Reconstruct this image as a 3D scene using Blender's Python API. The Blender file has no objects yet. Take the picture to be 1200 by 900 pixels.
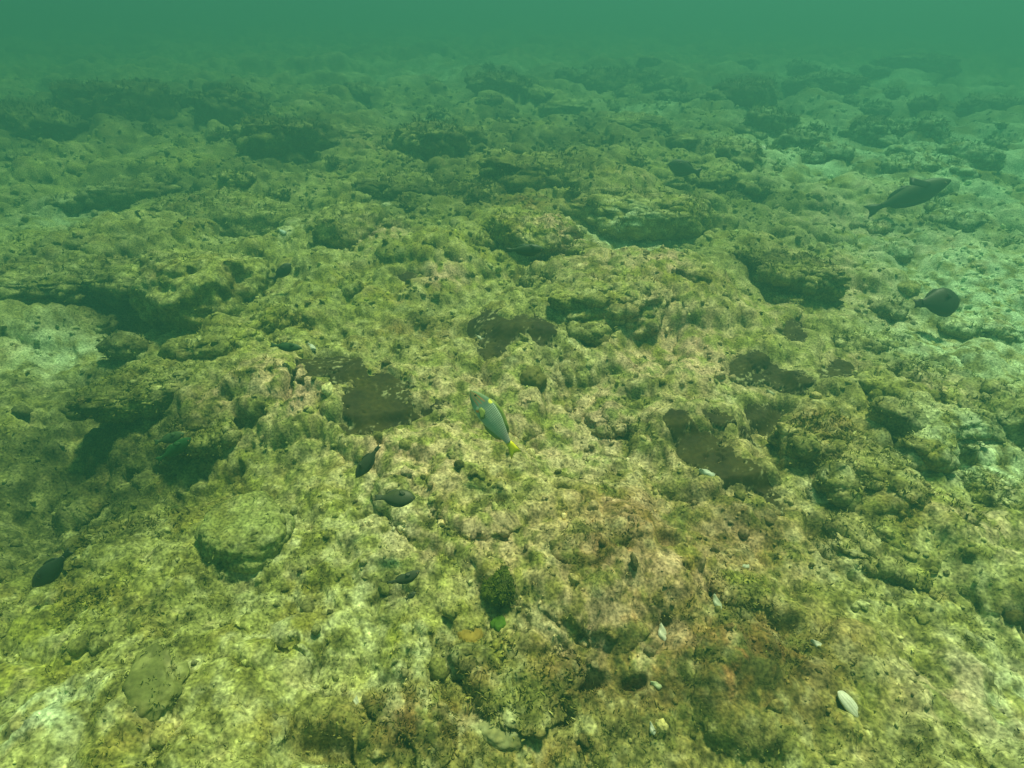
import bpy, math, random
import numpy as np
from mathutils import Vector, Matrix

S = bpy.context.scene
COL = S.collection
random.seed(5)
RNG = np.random.default_rng(11)

# ------------------------------------------------------------------ camera
CAM_H, F_PX, HOR, ROLL = 1.35, 666.0, -28.0, math.radians(1.9)   # f and horizon row in a 1200 px wide frame
PITCH = math.atan((450 - HOR) / F_PX)
cam_data = bpy.data.cameras.new('camera')
cam = bpy.data.objects.new('camera', cam_data)
COL.objects.link(cam)
cam_data.sensor_width = 36.0
cam_data.lens = 36.0 * F_PX / 1200.0
cam_data.clip_start = 0.05
cam_data.clip_end = 500
R_CAM = Matrix.Rotation(math.pi / 2 - PITCH, 3, 'X') @ Matrix.Rotation(ROLL, 3, 'Z')
cam.matrix_world = Matrix.Translation((0, 0, CAM_H)) @ R_CAM.to_4x4()
S.camera = cam
RC = np.array(R_CAM)
CP = np.array([0, 0, CAM_H])

# ------------------------------------------------------------------ light
SUN_EL, SUN_AZ = math.radians(66), math.radians(22)     # azimuth from +Y towards +X
w = bpy.data.worlds.new('World'); S.world = w; w.use_nodes = True
nt = w.node_tree
bg = nt.nodes['Background']
sky = nt.nodes.new('ShaderNodeTexSky'); sky.sky_type = 'NISHITA'; sky.sun_disc = False
sky.sun_elevation = SUN_EL; sky.sun_rotation = SUN_AZ
mul = nt.nodes.new('ShaderNodeMix'); mul.data_type = 'RGBA'; mul.blend_type = 'MULTIPLY'
mul.inputs[0].default_value = 1.0
mul.inputs[7].default_value = (0.80, 1.0, 0.42, 1)         # the water column overhead filters the skylight
nt.links.new(sky.outputs[0], mul.inputs[6]); nt.links.new(mul.outputs[2], bg.inputs[0])
bg.inputs[1].default_value = 0.11
sl = bpy.data.lights.new('sun', 'SUN'); so = bpy.data.objects.new('sun', sl); COL.objects.link(so)
sl.energy = 4.7; sl.angle = math.radians(9); sl.color = (1.0, 0.89, 0.55)
sd = Vector((math.sin(SUN_AZ) * math.cos(SUN_EL), math.cos(SUN_AZ) * math.cos(SUN_EL), math.sin(SUN_EL)))
so.rotation_euler = sd.to_track_quat('Z', 'Y').to_euler()
so.location = sd * 20
S.view_settings.view_transform = 'Standard'; S.view_settings.look = 'None'
S.view_settings.exposure = 0.84; S.view_settings.gamma = 1.0
S.render.engine = 'CYCLES'
cy = S.cycles
cy.use_denoising = True; cy.max_bounces = 7; cy.volume_bounces = 3; cy.diffuse_bounces = 3
cy.use_adaptive_sampling = False
HAZE_DENSITY = 0.255
HAZE_COLOR = (0.064, 0.208, 0.215)

# ------------------------------------------------------------------ noise
PERM = RNG.permutation(256).astype(np.int32)
G3 = RNG.normal(size=(256, 3)); G3 /= np.linalg.norm(G3, axis=1)[:, None]; G3 = G3.astype(np.float32)
R3 = RNG.random((256, 3)).astype(np.float32)

def hsh(a, b, c):
    return PERM[(PERM[(PERM[a & 255] + b) & 255] + c) & 255]

def pn(P, scale, seed=0):
    """gradient noise about -1..1, P (n,3), scale in metres"""
    Q = (P / scale + seed * 17.31).astype(np.float32)
    I = np.floor(Q).astype(np.int32); f = Q - I
    u = f * f * f * (f * (f * 6 - 15) + 10)
    out = 0
    for dx in (0, 1):
        wx = u[:, 0] if dx else 1 - u[:, 0]
        for dy in (0, 1):
            wy = u[:, 1] if dy else 1 - u[:, 1]
            for dz in (0, 1):
                wz = u[:, 2] if dz else 1 - u[:, 2]
                g = G3[hsh(I[:, 0] + dx, I[:, 1] + dy, I[:, 2] + dz)]
                d = g[:, 0] * (f[:, 0] - dx) + g[:, 1] * (f[:, 1] - dy) + g[:, 2] * (f[:, 2] - dz)
                out = out + wx * wy * wz * d
    return out * 1.7

def fbm(P, scale, octs, seed=0, gain=0.5):
    a, s, o = 1.0, scale, 0
    for i in range(octs):
        o = o + a * pn(P, s, seed + i); a *= gain; s *= 0.5
    return o

def cell(P, scale, seed=0, three=True):
    """Worley F1 (0..~1) and a random value of the nearest cell"""
    Q = (P / scale + seed * 9.7).astype(np.float32)
    I = np.floor(Q).astype(np.int32)
    best = np.full(len(P), 9.0, np.float32); val = np.zeros(len(P), np.float32); sec = best.copy()
    for dx in (-1, 0, 1):
        for dy in (-1, 0, 1):
            for dz in ((-1, 0, 1) if three else (0,)):
                h = hsh(I[:, 0] + dx, I[:, 1] + dy, (I[:, 2] + dz) if three else np.int32(seed))
                r = R3[h]
                d = (I[:, 0] + dx + r[:, 0] - Q[:, 0]) ** 2 + (I[:, 1] + dy + r[:, 1] - Q[:, 1]) ** 2
                if three: d = d + (I[:, 2] + dz + r[:, 2] - Q[:, 2]) ** 2
                m = d < best
                sec = np.where(m, best, np.minimum(sec, d))
                best = np.where(m, d, best); val = np.where(m, r[:, 2], val)
    return np.sqrt(best), np.sqrt(sec), val

def ss(a, b, x):
    t = np.clip((x - a) / (b - a), 0, 1); return t * t * (3 - 2 * t)

# ------------------------------------------------------------------ where things of the photograph stand
def ray(px, py):
    d = RC @ np.array([(px - 600) / F_PX, -(py - 450) / F_PX, -1.0])
    return d
def plane_pt(px, py, z=0.0):
    d = ray(px, py)
    t = (CAM_H - z) / max(-d[2], 0.03)
    return CP + d * t
# relief of the sea floor: x, y, half width, half height (photo px), height in metres
RELIEF = [
    (600, 330, 330, 130, .10), (640, 215, 210, 60, .13), (430, 165, 150, 35, .10), (720, 350, 90, 50, .05),
    (110, 520, 170, 110, -.13), (20, 560, 90, 70, -.12), (60, 420, 120, 50, -.12), (155, 350, 62, 24, -.26), (300, 250, 44, 18, -.12),
    (300, 262, 50, 26, -.14), (250, 450, 150, 60, .05), (560, 700, 380, 160, .04), (1130, 330, 150, 110, -.10),
    (1000, 600, 160, 120, .07), (1150, 640, 50, 70, -.05), (820, 270, 70, 22, -.12), (700, 290, 50, 20, -.08),
    (905, 365, 50, 20, -.06), (70, 150, 160, 35, .12), (220, 120, 120, 22, .16), (30, 250, 120, 50, -.10),
    (850, 170, 120, 30, .06), (1000, 210, 110, 30, -.08), (150, 260, 90, 30, .05), (480, 850, 150, 60, .04),
    (850, 760, 200, 80, .05), (290, 690, 60, 40, -.05), (245, 550, 60, 25, -.06), (450, 480, 70, 30, -.03),
    (390, 437, 42, 16, -.045), (595, 398, 60, 24, -.02), (890, 490, 70, 60, -.05), (700, 190, 80, 22, .05),
    (590, 105, 60, 16, .10), (720, 92, 70, 14, .10), (340, 690, 120, 60, .03), (960, 440, 60, 20, -.03),
    (380, 385, 90, 22, .03), (660, 560, 120, 40, .03),
]
PITS = [(692, 407, 20, 9, .10), (490, 397, 17, 9, .07), (587, 607, 9, 7, .05), (848, 713, 22, 15, .12), (775, 655, 14, 9, .06),
        (350, 384, 14, 10, .07), (345, 475, 5, 12, .06), (445, 533, 6, 4, .04), (660, 592, 12, 6, .04), (725, 495, 18, 12, .05),
        (170, 470, 20, 10, .05), (870, 520, 16, 8, .06), (900, 560, 14, 8, .04), (1130, 575, 12, 24, .10), (640, 305, 30, 14, .05),
        (555, 790, 22, 12, .05), (660, 835, 14, 8, .06), (955, 640, 14, 20, .07), (1050, 545, 12, 14, .07), (910, 745, 16, 9, .05),
        (380, 880, 30, 18, .08), (690, 800, 26, 9, .05), (1195, 745, 14, 12, .06), (625, 520, 10, 6, .03), (140, 745, 18, 9, .03)]

def ell(px, py, rx, ry):
    c = plane_pt(px, py); e = plane_pt(px + rx, py); n = plane_pt(px, py + ry)
    return c[0], c[1], np.hypot(e[0] - c[0], e[1] - c[1]), np.hypot(n[0] - c[0], n[1] - c[1])
REL = [(*ell(*r[:4]), r[4]) for r in RELIEF]
PIT = [(*ell(*r[:4]), -r[4]) for r in PITS]

def wgt(X, Y, e, p=1.0):
    return np.exp(-(((X - e[0]) / e[2]) ** 2 + ((Y - e[1]) / e[3]) ** 2) ** p)

def base_h(X, Y):
    X = np.asarray(X, np.float32); Y = np.asarray(Y, np.float32)
    P = np.stack([X, Y, np.zeros_like(X)], -1)
    z = 0.018 * X
    for e in REL:
        z = z + e[4] * wgt(X, Y, e)
    amp = 1 + 0.5 * ss(3.0, 7.0, Y)
    z = z + (0.060 * pn(P, 0.95, 3) + 0.042 * pn(P, 0.46, 4)) * amp + 0.022 * pn(P, 0.21, 5)
    q = pn(P, .70, 6) + .40 * pn(P, .19, 7)
    z = z + (.050 * ss(-.10, .12, q) + .035 * ss(.25, .45, q)) * amp - .03
    return z

# flat dark algal mats (outline in photo px)
MATS = [
    ([(541, 390), (556, 376), (573, 370), (596, 376), (613, 373), (641, 378), (654, 398), (650, 413), (634, 416), (618, 402), (596, 412), (587, 424), (564, 436), (555, 420), (558, 402)],
     'dark brown algal mat on the pale rock just above the yellow-tailed fish'),
    ([(398, 466), (415, 448), (446, 440), (470, 445), (492, 456), (478, 472), (500, 476), (517, 482), (505, 492), (480, 500), (442, 516), (408, 518), (396, 492)],
     'broad dark brown algal mat left of the yellow-tailed fish'),
    ([(352, 424), (372, 417), (402, 420), (430, 424), (432, 446), (404, 453), (380, 456), (356, 448)],
     'small dark algal mat in a hollow, leftmost of the dark mats'),
    ([(846, 424), (880, 416), (906, 430), (940, 440), (962, 458), (930, 470), (900, 462), (872, 462), (852, 448)],
     'dark olive algal mat highest up of those on the right of the reef'),
    ([(864, 476), (896, 470), (926, 470), (920, 498), (904, 526), (890, 534), (872, 514)],
     'smooth rounded dark algal mat against the left foot of the knobbly dark boulder'),
    ([(772, 496), (786, 482), (806, 486), (816, 502), (838, 500), (846, 516), (864, 536), (898, 556), (918, 588), (908, 600), (876, 584), (836, 566), (800, 552), (782, 526)],
     'ragged dark algal mat strewn with pale grit below the other right-hand mats'),
    ([(815, 484), (832, 478), (858, 494), (858, 512), (842, 520), (826, 506)],
     'small dark round algal mat between the two larger right-hand mats'),
    ([(950, 436), (976, 428), (1004, 430), (1006, 442), (978, 450), (956, 450)],
     'brown strip of algal mat on the right beyond the knobbly dark boulder'),
    ([(915, 380), (944, 376), (948, 402), (924, 406), (908, 396)],
     'small dark brown mat patch in front of the shaggy ridge on the right'),
    ([(455, 325), (480, 318), (510, 322), (508, 334), (470, 338)],
     'faint brown mat patch beyond the middle of the reef top'),
]
def in_poly(X, Y, poly):
    c = np.zeros(X.shape, bool); j = len(poly) - 1
    for i in range(len(poly)):
        xi, yi = poly[i]; xj, yj = poly[j]
        if yi != yj:
            c ^= ((yi > Y) != (yj > Y)) & (X < (xj - xi) * (Y - yi) / (yj - yi) + xi)
        j = i
    return c
def seg_dist(X, Y, poly):
    d = np.full(X.shape, 9.0); j = len(poly) - 1
    for i in range(len(poly)):
        ax, ay = poly[j]; bx, by = poly[i]; vx, vy = bx - ax, by - ay
        t = np.clip(((X - ax) * vx + (Y - ay) * vy) / (vx * vx + vy * vy + 1e-12), 0, 1)
        d = np.minimum(d, np.hypot(X - ax - t * vx, Y - ay - t * vy)); j = i
    return d

def hit(px, py, lift=0.0):
    """point of the sea floor seen at a photo pixel"""
    d = ray(px, py)
    t = np.linspace(0.6, 24, 1400) ; P = CP + d * t[:, None]
    z = base_h(P[:, 0], P[:, 1]) + lift
    k = np.argmax(P[:, 2] < z)
    if k == 0: k = len(t) - 1
    return P[k]
MATW = []
for poly, lab in MATS:
    MATW.append(([tuple(hit(x, y)[:2]) for x, y in poly], lab))

def mat_mask(X, Y, margin):
    m = np.zeros(X.shape)
    for poly, lab in MATW:
        a = np.array(poly); lo = a.min(0) - 0.12; hi = a.max(0) + 0.12
        k = np.where((X > lo[0]) & (X < hi[0]) & (Y > lo[1]) & (Y < hi[1]))[0]
        if len(k) == 0: continue
        x, y = X[k], Y[k]
        d = seg_dist(x, y, poly); d = np.where(in_poly(x, y, poly), -d, d)
        m[k] = np.maximum(m[k], ss(margin, -0.035, d))
    return m

# colour regions: kind -> list of (x, y, rx, ry, strength)
REGION = {
 'pink': [(560, 640, 130, 50, .55), (720, 760, 120, 30, .5), (330, 470, 60, 40, .6), (880, 390, 70, 30, .4), (620, 500, 260, 90, .55), (800, 620, 160, 80, .4), (700, 700, 120, 60, .5), (500, 560, 90, 50, .6), (720, 350, 80, 40, .5),(462, 545, 50, 26, .8), (705, 480, 50, 40, .7), (740, 440, 40, 26, .8), (800, 430, 70, 50, .8), (450, 292, 30, 14, .9), (655, 312, 45, 18, .9),
          (350, 482, 36, 26, .9), (245, 485, 30, 14, 1.), (520, 355, 34, 14, .8), (560, 620, 60, 18, .6), (770, 360, 26, 30, .8), (790, 690, 60, 30, .6),
          (700, 740, 60, 30, .6), (970, 330, 60, 40, .45), (1010, 270, 90, 40, .4), (430, 180, 50, 10, .3), (880, 470, 30, 26, .5), (990, 440, 40, 20, .5),
          (1080, 480, 40, 20, .5), (1100, 830, 70, 60, .5), (760, 260, 60, 20, .3), (620, 560, 120, 40, .35), (1130, 640, 60, 30, .5)],
 'pale': [(1090, 190, 160, 80, .6), (1150, 330, 90, 130, .6), (960, 190, 60, 30, .6), (980, 240, 60, 40, .5), (1170, 700, 60, 120, .5), (420, 690, 90, 90, .4), (300, 760, 70, 60, .3),(370, 730, 90, 80, .5), (480, 780, 60, 60, .5), (330, 640, 40, 40, .6), (90, 850, 60, 40, .6), (450, 630, 60, 40, .6), (1120, 400, 90, 70, .6), (1130, 560, 90, 40, .7),
          (950, 200, 90, 26, .7), (1130, 250, 90, 40, .7), (730, 295, 60, 14, .9), (340, 280, 14, 9, 1.), (470, 145, 70, 10, .4), (60, 235, 60, 20, .4),
          (90, 385, 60, 22, .5), (1140, 310, 70, 40, .6), (900, 130, 200, 22, .5), (540, 90, 120, 20, .5), (1080, 110, 120, 40, .4), (690, 530, 60, 40, .4),
          (1150, 800, 80, 60, .6), (1000, 690, 60, 40, .3), (560, 840, 50, 20, .6), (640, 740, 60, 30, .4), (430, 590, 50, 30, .5), (900, 450, 26, 14, .5),
          (770, 130, 80, 14, .5), (260, 290, 20, 12, .2), (660, 430, 60, 30, .3), (945, 590, 24, 14, .8), (850, 480, 20, 14, .6)],
 'mint': [(1110, 190, 200, 100, 1.), (1150, 340, 120, 140, .95), (950, 200, 90, 26, .95), (1120, 420, 80, 50, .7), (1140, 555, 70, 30, .8), (60, 385, 60, 20, .6), (730, 298, 50, 12, .8), (560, 88, 120, 16, .6), (1000, 110, 160, 30, .7), (760, 135, 70, 10, .6), (60, 240, 50, 12, .5), (60, 860, 60, 30, .6), (1180, 860, 90, 60, .5)],
 'brown': [(800, 800, 190, 80, .8), (800, 740, 200, 110, .6),(740, 620, 100, 50, .8), (860, 640, 110, 60, .7), (700, 680, 70, 50, .7), (850, 790, 150, 80, .9), (690, 800, 80, 60, .7), (480, 850, 90, 50, .9), (920, 850, 90, 50, .6), (640, 880, 120, 30, .6),
           (950, 520, 60, 40, .6), (500, 400, 60, 20, .5), (620, 265, 60, 14, .6), (760, 620, 60, 30, .8), (830, 550, 60, 30, .5), (570, 800, 50, 24, .4), (650, 640, 70, 30, .3), (170, 880, 50, 20, .5)],
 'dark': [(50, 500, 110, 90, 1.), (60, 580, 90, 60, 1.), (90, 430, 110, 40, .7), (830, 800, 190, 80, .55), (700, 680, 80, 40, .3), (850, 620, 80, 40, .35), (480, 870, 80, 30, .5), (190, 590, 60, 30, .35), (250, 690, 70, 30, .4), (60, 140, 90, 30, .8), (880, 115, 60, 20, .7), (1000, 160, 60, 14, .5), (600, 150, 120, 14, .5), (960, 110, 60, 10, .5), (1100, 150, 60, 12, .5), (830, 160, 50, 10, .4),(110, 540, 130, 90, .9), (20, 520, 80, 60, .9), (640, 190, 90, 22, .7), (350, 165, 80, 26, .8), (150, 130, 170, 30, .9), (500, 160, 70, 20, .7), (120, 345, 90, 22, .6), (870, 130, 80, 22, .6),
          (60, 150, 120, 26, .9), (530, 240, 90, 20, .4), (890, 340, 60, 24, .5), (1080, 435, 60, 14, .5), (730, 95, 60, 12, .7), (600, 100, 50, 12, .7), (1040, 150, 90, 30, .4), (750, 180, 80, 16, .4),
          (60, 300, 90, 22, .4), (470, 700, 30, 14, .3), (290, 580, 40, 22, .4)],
 'lime': [(330, 700, 260, 160, .5), (600, 300, 200, 70, .5), (300, 500, 200, 90, .5), (820, 380, 120, 40, .5), (1100, 600, 120, 90, .5), (500, 620, 200, 120, .45), (850, 240, 160, 40, .5),(560, 320, 110, 36, .9), (430, 360, 90, 36, .7), (70, 700, 150, 100, .9), (200, 620, 130, 70, .7), (250, 560, 120, 50, .7), (60, 800, 120, 80, .8), (460, 560, 60, 20, .3), (380, 560, 90, 40, .6), (540, 480, 40, 24, .6),
          (560, 690, 80, 50, .4), (400, 700, 90, 60, .35), (300, 400, 130, 50, .5), (860, 290, 80, 24, .6), (960, 250, 60, 20, .6), (590, 770, 90, 24, .6), (1100, 690, 90, 60, .4), (330, 300, 40, 22, .7),
          (230, 190, 90, 26, .4), (700, 600, 60, 30, .3), (560, 520, 70, 26, .5), (720, 460, 40, 30, .3), (1150, 480, 60, 60, .3)],
}
REGW = {k: [(*ell(*r[:4]), r[4]) for r in v] for k, v in REGION.items()}
ALB = {k: np.array(v, np.float32) for k, v in dict(
    turf=(0.185, 0.180, 0.045), lime=(0.245, 0.250, 0.038), dark=(0.050, 0.058, 0.016), mint=(0.50, 0.62, 0.40), pale=(0.48, 0.48, 0.28),
    pink=(0.56, 0.36, 0.25), brown=(0.215, 0.098, 0.024), sand=(0.32, 0.32, 0.115), rust=(0.30, 0.13, 0.05)).items()}

def mix(a, b, t): return a + (b - a) * t[:, None]

def albedo(P, nz, moss=0.0, floor=False):
    moss = moss * .65
    X, Y = P[:, 0], P[:, 1]
    Rg = {}
    for k, L in REGW.items():
        a = np.zeros(len(P), np.float32)
        for e in L: a = np.maximum(a, e[4] * wgt(X, Y, e))
        Rg[k] = a
    n1 = fbm(P, 0.26, 4, 21); n2 = fbm(P, 0.10, 4, 27); n3 = fbm(P, 0.035, 3, 33); n4 = fbm(P, 0.16, 4, 39); n5 = pn(P, 0.012, 44)
    n6 = fbm(P, 0.06, 3, 51)
    if floor:
        n3 = n3 * fade(P, .02); n5 = n5 * fade(P, .012) * ss(.35, .8, nz); n6 = n6 * fade(P, .035) + (1 - fade(P, .035)) * pn(P, .3, 52)
    c = np.tile(ALB['turf'], (len(P), 1))
    c = mix(c, ALB['sand'], 0.92 * ss(-.6, .45, n2 + 0.7 * n3 + 0.15))
    c = mix(c, ALB['lime'], np.clip(ss(-.1, .6, n1 + .4 * n3) * .35 + Rg['lime'] * ss(-.75, .45, n4 + .5 * n3), 0, .9))
    c = mix(c, ALB['brown'], np.clip(Rg['brown'] * ss(-.75, .2, n2 + .5 * n5 + .4 * n3) + .22 * ss(.2, .7, n4), 0, .9))
    c = mix(c, ALB['pale'], np.clip(Rg['pale'] * ss(-.6, .5, n6 + .6 * n3 + .3 * n2) * .85 + .28 * ss(.25, .8, n6 + n3 * .6), 0, .9) * ss(-.1, .6, nz))
    c = mix(c, ALB['mint'], np.clip(Rg['mint'] * ss(-.7, .3, n6 + .5 * n4 + .4 * n3), 0, .9) * ss(-.1, .6, nz))
    c = mix(c, ALB['pink'], np.clip(Rg['pink'] * ss(-.5, .35, n6 + .5 * n2 + .3 * n5) + .15 * ss(.4, .8, n2), 0, .9))
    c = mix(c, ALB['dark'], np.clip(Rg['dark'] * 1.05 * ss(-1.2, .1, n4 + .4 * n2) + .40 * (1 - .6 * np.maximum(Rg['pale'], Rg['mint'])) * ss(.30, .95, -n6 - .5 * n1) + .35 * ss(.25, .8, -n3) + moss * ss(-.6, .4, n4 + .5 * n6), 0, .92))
    c = mix(c, ALB['dark'], .55 * ss(-.05, .4, fbm(P, .60, 4, 63, .65)) * ss(2.5, 5, Y) * (1 - .7 * np.maximum(Rg['pale'], Rg['mint'])))
    c = mix(c, ALB['rust'], .55 * ss(.62, .95, pn(P, .09, 61) + .35 * n3) * (.25 + Rg['brown']))
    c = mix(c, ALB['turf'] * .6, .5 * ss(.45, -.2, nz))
    return np.clip(c * (1 + .55 * n5 + .26 * n3)[:, None], 0.008, 0.85)

# ------------------------------------------------------------------ materials
def mat_new(name):
    m = bpy.data.materials.new(name); m.use_nodes = True
    return m, m.node_tree, m.node_tree.nodes['Principled BSDF']

def reef_material(name, rough=.9, bump=.8, vary=.6, scale=130, spec=.15):
    m, t, b = mat_new(name)
    at = t.nodes.new('ShaderNodeAttribute'); at.attribute_name = 'albedo'
    tc = t.nodes.new('ShaderNodeNewGeometry')
    n = t.nodes.new('ShaderNodeTexNoise'); n.inputs['Scale'].default_value = scale; n.inputs['Detail'].default_value = 4
    t.links.new(tc.outputs['Position'], n.inputs['Vector'])
    mr = t.nodes.new('ShaderNodeMapRange'); mr.inputs[1].default_value = .3; mr.inputs[2].default_value = .7
    mr.inputs[3].default_value = 1 - vary; mr.inputs[4].default_value = 1 + vary
    t.links.new(n.outputs[0], mr.inputs[0])
    nb = t.nodes.new('ShaderNodeTexNoise'); nb.inputs['Scale'].default_value = 16; nb.inputs['Detail'].default_value = 5; nb.inputs['Roughness'].default_value = .7
    t.links.new(tc.outputs['Position'], nb.inputs['Vector'])
    mb = t.nodes.new('ShaderNodeMapRange'); mb.inputs[1].default_value = .32; mb.inputs[2].default_value = .68
    mb.inputs[3].default_value = 1 - .5 * vary; mb.inputs[4].default_value = 1 + .5 * vary
    t.links.new(nb.outputs[0], mb.inputs[0])
    mm = t.nodes.new('ShaderNodeMath'); mm.operation = 'MULTIPLY'
    t.links.new(mr.outputs[0], mm.inputs[0]); t.links.new(mb.outputs[0], mm.inputs[1]); mr = mm
    hs = t.nodes.new('ShaderNodeVectorMath'); hs.operation = 'SCALE'
    t.links.new(at.outputs['Color'], hs.inputs[0]); t.links.new(mr.outputs[0], hs.inputs['Scale'])
    t.links.new(hs.outputs[0], b.inputs['Base Color'])
    bp = t.nodes.new('ShaderNodeBump'); bp.inputs['Strength'].default_value = bump; bp.inputs['Distance'].default_value = .004
    n2 = t.nodes.new('ShaderNodeTexNoise'); n2.inputs['Scale'].default_value = scale * .8; n2.inputs['Detail'].default_value = 3
    t.links.new(tc.outputs['Position'], n2.inputs['Vector'])
    t.links.new(n2.outputs[0], bp.inputs['Height']); t.links.new(bp.outputs[0], b.inputs['Normal'])
    b.inputs['Roughness'].default_value = rough; b.inputs['Specular IOR Level'].default_value = spec
    return m
M_REEF = reef_material('algae_crusted_limestone')
M_ROCK = reef_material('algae_crusted_boulder', bump=.8)
M_TURF = reef_material('turf_algae', vary=.2, bump=.1, scale=90)
M_MAT = reef_material('dark_algal_mat', vary=.25, bump=.35, scale=60, rough=.75)
M_SMOOTH = reef_material('smooth_growth', vary=.18, bump=.3, scale=120, rough=.7)
M_FISH = reef_material('fish_skin', vary=.05, bump=.02, scale=200, rough=.5, spec=.3)
M_SHELL = reef_material('bleached_shell', vary=.10, bump=.1, scale=120, rough=.45, spec=.4)

def make_mesh(name, V, Fc, colors, mat, smooth=True):
    me = bpy.data.meshes.new(name)
    V = np.ascontiguousarray(V, np.float32); Fc = np.ascontiguousarray(Fc, np.int32)
    k = Fc.shape[1]
    me.vertices.add(len(V)); me.vertices.foreach_set('co', V.ravel())
    me.loops.add(Fc.size); me.loops.foreach_set('vertex_index', Fc.ravel())
    me.polygons.add(len(Fc)); me.polygons.foreach_set('loop_start', np.arange(0, Fc.size, k, dtype=np.int32))
    me.polygons.foreach_set('use_smooth', np.full(len(Fc), smooth))
    me.update(calc_edges=True)
    if colors is not None:
        a = me.attributes.new('albedo', 'FLOAT_COLOR', 'POINT')
        colors = np.asarray(colors, np.float32)
        if colors.ndim == 1: colors = np.tile(colors, (len(V), 1))
        a.data.foreach_set('color', np.concatenate([colors, np.ones((len(V), 1), np.float32)], 1).ravel())
    me.materials.append(mat)
    return me
def link(name, me, parent=None, loc=None, label=None, cat=None, group=None, kind=None):
    o = bpy.data.objects.new(name, me); COL.objects.link(o)
    if loc is not None: o.location = [float(c) for c in loc]
    if parent: o.parent = parent
    if label: o['label'] = label
    if cat: o['category'] = cat
    if group: o['group'] = group
    if kind: o['kind'] = kind
    return o
def grid_faces(nr, nc, wrap=False):
    i = np.arange(nr - 1)[:, None]; j = np.arange(nc if wrap else nc - 1)[None, :]
    a = i * nc + j; b = i * nc + (j + 1) % nc
    return np.stack([a, b, b + nc, a + nc], -1).reshape(-1, 4)
def vnormals(V, Fc):
    n = np.cross(V[Fc[:, 1]] - V[Fc[:, 0]], V[Fc[:, 2]] - V[Fc[:, 0]])
    out = np.zeros_like(V)
    for k in range(Fc.shape[1]):
        for c in range(3): out[:, c] += np.bincount(Fc[:, k], n[:, c], len(V))
    return out / (np.linalg.norm(out, axis=1)[:, None] + 1e-12)

# ------------------------------------------------------------------ the sea floor
PC = -0.9                                                   # the fine mesh fans out from here
fine = np.linspace(-62, 62, 830)
th = np.radians(np.concatenate([np.arange(-180, -62, 4.0), fine, np.arange(66, 180, 4.0)]))
hh = 1.75
ang = np.concatenate([np.linspace(math.radians(66), math.radians(22), 400), np.linspace(math.radians(22), math.radians(5.2), 300)[1:]])
rr = hh / np.tan(ang)
rr = np.concatenate([[0.05, 0.3, 0.6], rr, np.geomspace(rr[-1] * 1.03, 160, 40)])
RR, TT = np.meshgrid(rr, th, indexing='ij')
X = (RR * np.sin(TT)).ravel(); Y = (PC + RR * np.cos(TT)).ravel()
jit = RNG.normal(size=(2, len(X))) * 0.0009
X = X + jit[0]; Y = Y + jit[1]
GF = grid_faces(len(rr), len(th), wrap=True)[:, ::-1]
Z = base_h(X, Y)
V0 = np.stack([X, Y, Z], 1)
N0 = vnormals(V0, GF); N0[N0[:, 2] < 0] *= -1
def spacing(P):
    return np.maximum((P[:, 0] ** 2 + (P[:, 1] - PC) ** 2) / 1.75 * .00115, .0035)
def fade(P, s):
    return ss(.9, 2.6, s / spacing(P))
def detail(P, quiet):
    X_, Y_ = P[:, 0], P[:, 1]
    smooth = np.zeros(len(P), np.float32)
    for e in REGW['pale'] + REGW['mint']: smooth = np.maximum(smooth, e[4] * wgt(X_, Y_, e))
    W = P + 0.035 * np.stack([pn(P, .11, 71), pn(P, .11, 72), 0 * X_], 1)
    f1, f2, v1 = cell(W, .17, 3, False)
    g1, g2, v2 = cell(W, .070, 5, False)
    k1, k2, v3 = cell(W, .028, 7, False)
    far = ss(4.5, 9, Y_)
    lum = np.clip(1 - f1 / .75, 0, 1) ** .6
    crack = ss(0, .16, f2 - f1)
    d = (.045 * v1 * v1 * lum + .012 * (crack - 1) * v1) * ss(-.4, .4, pn(P, .5, 80)) * (1 - .6 * smooth)
    d = d * fade(P, .12)
    d = d + fade(P, .06) * .017 * (.3 + v2) * np.clip(1 - g1 / .8, 0, 1) ** .7 * (1 - .55 * smooth)
    d = d + fade(P, .028) * .0075 * (.3 + v3) * np.clip(1 - k1 / .8, 0, 1)
    d = d + .026 * fade(P, .12) * np.abs(pn(P, .15, 89)) + .012 * fade(P, .06) * np.abs(pn(P, .07, 90)) + fade(P, .02) * .0045 * pn(P, .02, 92) + fade(P, .01) * .0026 * pn(P, .009, 93)
    d = d + far * .05 * pn(P, .45, 94) + ss(2.2, 4, Y_) * ((1 - fade(P, .12)) * .05 * np.abs(pn(P, .30, 98)) + .03 * pn(P, .22, 99))
    h1, h2, v4 = cell(W, .31, 13, False); i1, i2, v5 = cell(W, .13, 15, False)
    mid = ss(1.9, 3.6, Y_) * ss(-.5, .15, pn(P, 1.1, 98)) * (1 - .75 * smooth)
    d = d + mid * (.060 * (v4 - .3) * ss(.0, .22, h2 - h1) + .028 * v5 * ss(.0, .25, i2 - i1) * fade(P, .12))
    d = d - (.040 * ss(.50, .72, pn(P, .10, 96)) + .026 * ss(.48, .72, pn(P, .055, 95))) * ss(-.1, .4, pn(P, .6, 97)) * fade(P, .08) * (1 - .5 * smooth)
    return d * (1 - .84 * quiet)
quiet = mat_mask(X, Y, .012)
D = detail(V0, quiet)
V1 = V0 + N0 * D[:, None]
for e in PIT:
    wv = wgt(X, Y, e, 1.6) * e[4]; V1[:, 2] += wv
N1 = vnormals(V1, GF); N1[N1[:, 2] < 0] *= -1
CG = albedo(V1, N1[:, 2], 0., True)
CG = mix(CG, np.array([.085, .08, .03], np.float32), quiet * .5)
GROUND_V, GROUND_N, GROUND_C, GROUND_Q = V1, N1, CG, quiet
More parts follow.
